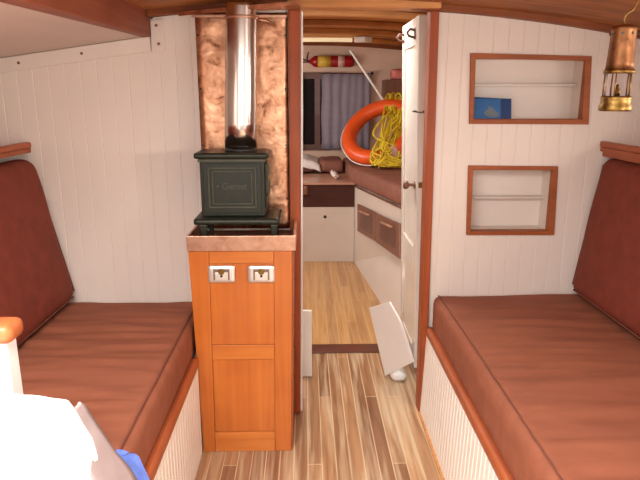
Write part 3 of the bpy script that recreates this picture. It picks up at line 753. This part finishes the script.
hexa(bm, [(.43,yb+.0005,.001),(hullx(yb)-.012,yb+.0005,.001),(hullx(YB)-.012,YB-.06,.001),(.43,YB-.06,.001),(.43,yb+.0005,ZB),(hullx(yb)-.012,yb+.0005,ZB),(hullx(YB)-.012,YB-.06,ZB),(.43,YB-.06,ZB)])
obj('carcass', bm, BERTH, t)
obj('top_edging', bq(ya, yb, .985, 1.0, -.006, .004), DRAWW, t)
def sq(q, o0, o1):   # four (y, k) corners on the flared face: top far, top near, bottom near, bottom far
    P = [V((berthpt(y, k), y, k*ZB)) for y, k in q]; c = [P[3], P[2], P[1], P[0]]
    return hexb([p+V((o0, 0, 0)) for p in c]+[p+V((o1, 0, 0)) for p in c])
for q, p, h in (([(4.761,.794),(4.327,.822),(4.233,.518),(4.73,.46)], [(4.672,.732),(4.381,.759),(4.325,.56),(4.644,.528)], [(4.655,.748),(4.43,.768)]),
                ([(4.304,.817),(3.833,.846),(3.681,.543),(4.207,.517)], [(4.193,.75),(3.876,.779),(3.792,.601),(4.134,.584)], [(4.138,.778),(3.938,.792)])):
    d = obj('drawer', sq(q, -.010, .006), DRAWW, t, bev=.002)
    obj('drawer_panel', sq(p, -.0108, -.0102), DARKW, d)
    e0, e1 = [V((berthpt(y, k)-.022, y, k*ZB-.008)) for y, k in h]
    obj('drawer_handle', T([e0+V((.010,0,0)), e0, e1, e1+V((.010,0,0))], .009, 8), BOXTOP, d, smooth=True)
# white box across the end with wooden lid
t = base('end_locker', (.1, 5.1, 0), 'white locker across far cabin with brown top band', 'locker')
obj('white_front', B(-1.0, .402, 4.872, 4.89, .001, .478), BERTH, t, bev=.002)
obj('carcass', B(-1.0, .40, 4.891, 5.93, .001, .666), BERTH, t)
obj('brown_band', B(-1.0, .402, 4.868, 4.890, .480, .668), CUSHD, t, label='dark brown band below the lid')
obj('lid', hexb([(-1.0,4.85,.669),(.405,4.85,.669),(.426,5.44,.669),(-1.0,5.42,.669),(-1.0,4.85,.686),(.405,4.85,.686),(.426,5.44,.686),(-1.0,5.42,.686)]), BOXTOP, t, bev=.002, label='pinkish brown wooden lid')
obj('finger_hole', lathe([(.014,-.003),(.014,-.0005)], (.155, 4.872, .395), 16, 'y'), BLACK, t)
obj('turn_button', rbox((-.035, 4.835, .585), (.012, 4.866, .66), .01, .012), DRAWW, t, smooth=True)
# cushions
def farc(bm_fn, lab):
    o = obj('berth_cushion', bm_fn, CUSH2, smooth=True); tag(o, lab, 'cushion'); return o
def warp(p):  # p.x in 0..1 across from the front edge to the hull
    y = p.y; u = p.x; xf = berthpt(min(y, 4.95), 1)-.012; xh = hullx(y)-.02
    z = p.z + .012*fbm(u*6, y*5, 2)
    bul = .010*fbm(y*7, p.z*12, 5)
    return V((xf+(xh-xf)*u - (bul if u < .2 else 0), y, z))
def rwarp(): 
    bm = bmesh.new(); 
    return rbox((0, 0, 0), (1, 1, 1), .05, .05)
def rightc():
    bm = rbox((0, 3.05, ZB+.004), (.6, 5.90, .795), .035, .03)
    for v in bm.verts:
        p = v.co.copy(); xf = berthpt(min(p.y, 5.0), 1)-.010 + max(0, p.y-5.0)*.0; xh = hullx(p.y)-.02; a = p.x
        x = xf + a if a < .1 else xf+.1+(a-.1)/(.5)*(xh-xf-.1)
        v.co = V((x + .008*fbm(p.y*8, p.z*10, 4), p.y, p.z+.010*fbm(x*5, p.y*6, 2)*(1 if p.z > .72 else 0)))
    return bm
farc(rightc(), 'thick brown cushion on right berth under the lifebuoy')
bm = rbox((.12, 5.47, .69), (.345, 5.92, .80), .035, .03, lambda p: V((p.x, p.y, p.z+.010*fbm(p.x*9, p.y*9, 7))))
farc(bm, 'brown cushion behind the locker lid, left of the lifebuoy')
bm = rbox((-.80, 5.47, .69), (.08, 5.92, .79), .035, .03, lambda p: V((p.x, p.y, p.z+.008*fbm(p.x*9, p.y*9, 9))))
farc(bm, 'brown cushion under the draped white sheet at far left')
# white draped sheet between cushions
bm = bmesh.new(); g = []
for j in range(25):
    row = []; v = j/24; y = 5.93-.50*v
    for i in range(17):
        u = i/16; x = -.22+ .30*u + .06*v + .02*math.sin(v*6)*u
        z = .808+.010*math.sin(u*11+v*3)+.012*fbm(u*4, v*5, 3)
        if u > .8: z -= (u-.8)*.25*v
        if v > .93: z -= (v-.93)*1.0
        row.append(bm.verts.new((x, y, z)))
    g.append(row)
for j in range(24):
    for i in range(16):
        if (i/16) < 1-.0*j: bm.faces.new((g[j][i], g[j][i+1], g[j+1][i+1], g[j+1][i]))
t = obj('white_sheet', bm, PAPER, smooth=True); s = t.modifiers.new('solid', 'SOLIDIFY'); s.thickness = .004; tag(t, 'white sheet spread over cushions below the dark window', 'sheet')
bm = bmesh.new()
bmesh.ops.create_icosphere(bm, subdivisions=3, radius=1)
for v in bm.verts:
    p = v.co; k = 1+.35*fbm(p.x*2.5, p.y*2.5, p.z*2.5); v.co = V((.245+p.x*.028*k+p.z*-.018, 5.10+p.y*.10*k, .722+p.z*.034*k))
t = obj('crumpled_paper', bm, PAPER); tag(t, 'small crumpled white paper on the locker lid', 'paper')
# upper shelf box at right and a pink cloth on it
t = obj('shelf_box', B(.735, .99, 5.62, 5.9, 1.365, 1.53), DRAWW, bev=.003); tag(t, 'small brown box on the hull high behind lifebuoy', 'box')
bm = rbox((.80, 5.65, 1.532), (.97, 5.85, 1.625), .03, .02, lambda p: V((p.x+.01*fbm(p.y*20, p.z*20), p.y, p.z+.012*fbm(p.x*20, p.y*20) if p.z > 1.53 else p.z)))
t = obj('pink_cloth', bm, PINK, smooth=True); tag(t, 'bundle of pink cloth on the brown box', 'cloth')

# lifebuoy leaning on the hull
nrm = V((-.402, -.596, .6945)).normalized()
upv = (V((0,0,1))-nrm*nrm.z).normalized(); sd = nrm.cross(upv).normalized()
RB, rb = .291, .066
Cn = V((.648, 5.19, .808+RB*math.sqrt(1-nrm.z**2)+rb))
t = base('lifebuoy', (Cn.x, Cn.y, .81), 'orange lifebuoy leaning on the far right berth', 'lifebuoy')
def ringpt(a, R=RB, h=0): return Cn + (upv*math.cos(a)+sd*math.sin(a))*R + nrm*h
obj('ring', T([ringpt(2*PI*i/64) for i in range(64)], rb, 24, True), ORANGE, t, smooth=True)
for a in (.8, 2.35, 3.9, 5.5):
    pts = [ringpt(a+d) for d in (-.09, -.03, .03, .09)]
    obj('band', T(pts, rb+.002, 24), LABW, t, smooth=True, label='pale reflective band') if a > 3 and a < 5 else None
gp = []
for i in range(97):
    a = 2*PI*i/96; k = abs(math.sin(2*(a-.8)))
    gp.append(ringpt(a, RB+rb+.004+.012*k))
obj('grab_line', T(gp[:-1], .005, 6, True), PAPER, t, smooth=True)
# yellow rope: one tangled coil hung over the ring and lying on the cushion
rp = []; rnd = random.Random(4)
top = ringpt(-.15)  ; top2 = ringpt(.25)
def catmull(P_, n=7):
    out = []
    for i in range(1, len(P_)-2):
        a, b, c, d = P_[i-1:i+3]
        for k in range(n):
            t_ = k/n; out.append(.5*((2*b)+(c-a)*t_+(2*a-5*b+4*c-d)*t_*t_+(3*b-a-3*c+d)*t_**3))
    return out
ctrl = []
front = -nrm*0
for i in range(19):
    w = rnd.uniform(-.75, .25); tp = ringpt(w); out = (tp-Cn).normalized()
    ctrl.append(tp + out*(rb+.014) + V((rnd.uniform(-.02,.02), rnd.uniform(-.03,.0), rnd.uniform(0,.035))))
    ctrl.append(tp + nrm*(rb+.02) + V((rnd.uniform(-.02,.02), 0, -.05)))
    for q in range(rnd.choice((3, 4))):
        z = (rnd.uniform(.90, 1.10), rnd.uniform(.83, .95), rnd.uniform(.825, .85), rnd.uniform(.86, 1.02))[q]
        ctrl.append(V((Cn.x+rnd.uniform(-.10,.22)*(1.35 if q == 2 else 1), Cn.y-.12-(1.10-z)*.55-rnd.uniform(0,.10), z)))
obj_ = obj('yellow_rope', T(catmull(ctrl, 6), .0085, 6), YELLOW, smooth=True); tag(obj_, 'tangled yellow rope hanging over the orange lifebuoy', 'rope')

# ------------------------------------------------------------------ light
w = bpy.data.worlds.new('daylight'); bpy.context.scene.world = w; w.use_nodes = True
bg = w.node_tree.nodes['Background']; bg.inputs['Color'].default_value = (1, .97, .93, 1); bg.inputs['Strength'].default_value = 1.1
def area(name, loc, rot, sx, sy, power, col=(1, .93, .85)):
    l = bpy.data.lights.new(name, 'AREA'); l.shape = 'RECTANGLE'; l.size = sx; l.size_y = sy; l.energy = power; l.color = col
    o = bpy.data.objects.new(name, l); COL.objects.link(o); o.location = loc; o.rotation_euler = rot; return o
area('companionway_daylight', (.1, -.45, 1.35), (math.radians(58), 0, 0), 1.7, .9, 10)
area('roof_hatch_daylight', (-.6, .28, 1.95), (math.radians(30), 0, 0), 1.1, .6, 84, (1, .96, .92))
area('portlight_daylight', (1.47, .6, 1.38), (0, math.radians(90), 0), .2, .5, 15)
area('portlight_daylight', (1.47, 1.5, 1.38), (0, math.radians(90), 0), .2, .5, 3)
area('far_ceiling_fill', (.03, 3.05, 1.868), (math.radians(10), 0, 0), .7, .5, 38)  # added lamp under the closed ceiling, out of view, brightens the far cabin
area('far_side_fill', (-1.0, 4.6, 1.35), (0, math.radians(-90), 0), .4, .9, 16)  # added lamp in front of the closed left wall, brightens the far berth
sun = bpy.data.lights.new('sun', 'SUN'); sun.energy = 10; sun.angle = .02; sun.color = (1, .95, .88)
so = bpy.data.objects.new('sun', sun); COL.objects.link(so)
dv = V((.85, .36, -1)).normalized(); so.rotation_euler = dv.to_track_quat('-Z', 'Y').to_euler()

sc = bpy.context.scene
sc.view_settings.view_transform = 'Standard'; sc.view_settings.look = 'None'; sc.view_settings.gamma = 1
sc.view_settings.use_curve_mapping = False; sc.view_settings.exposure = .0
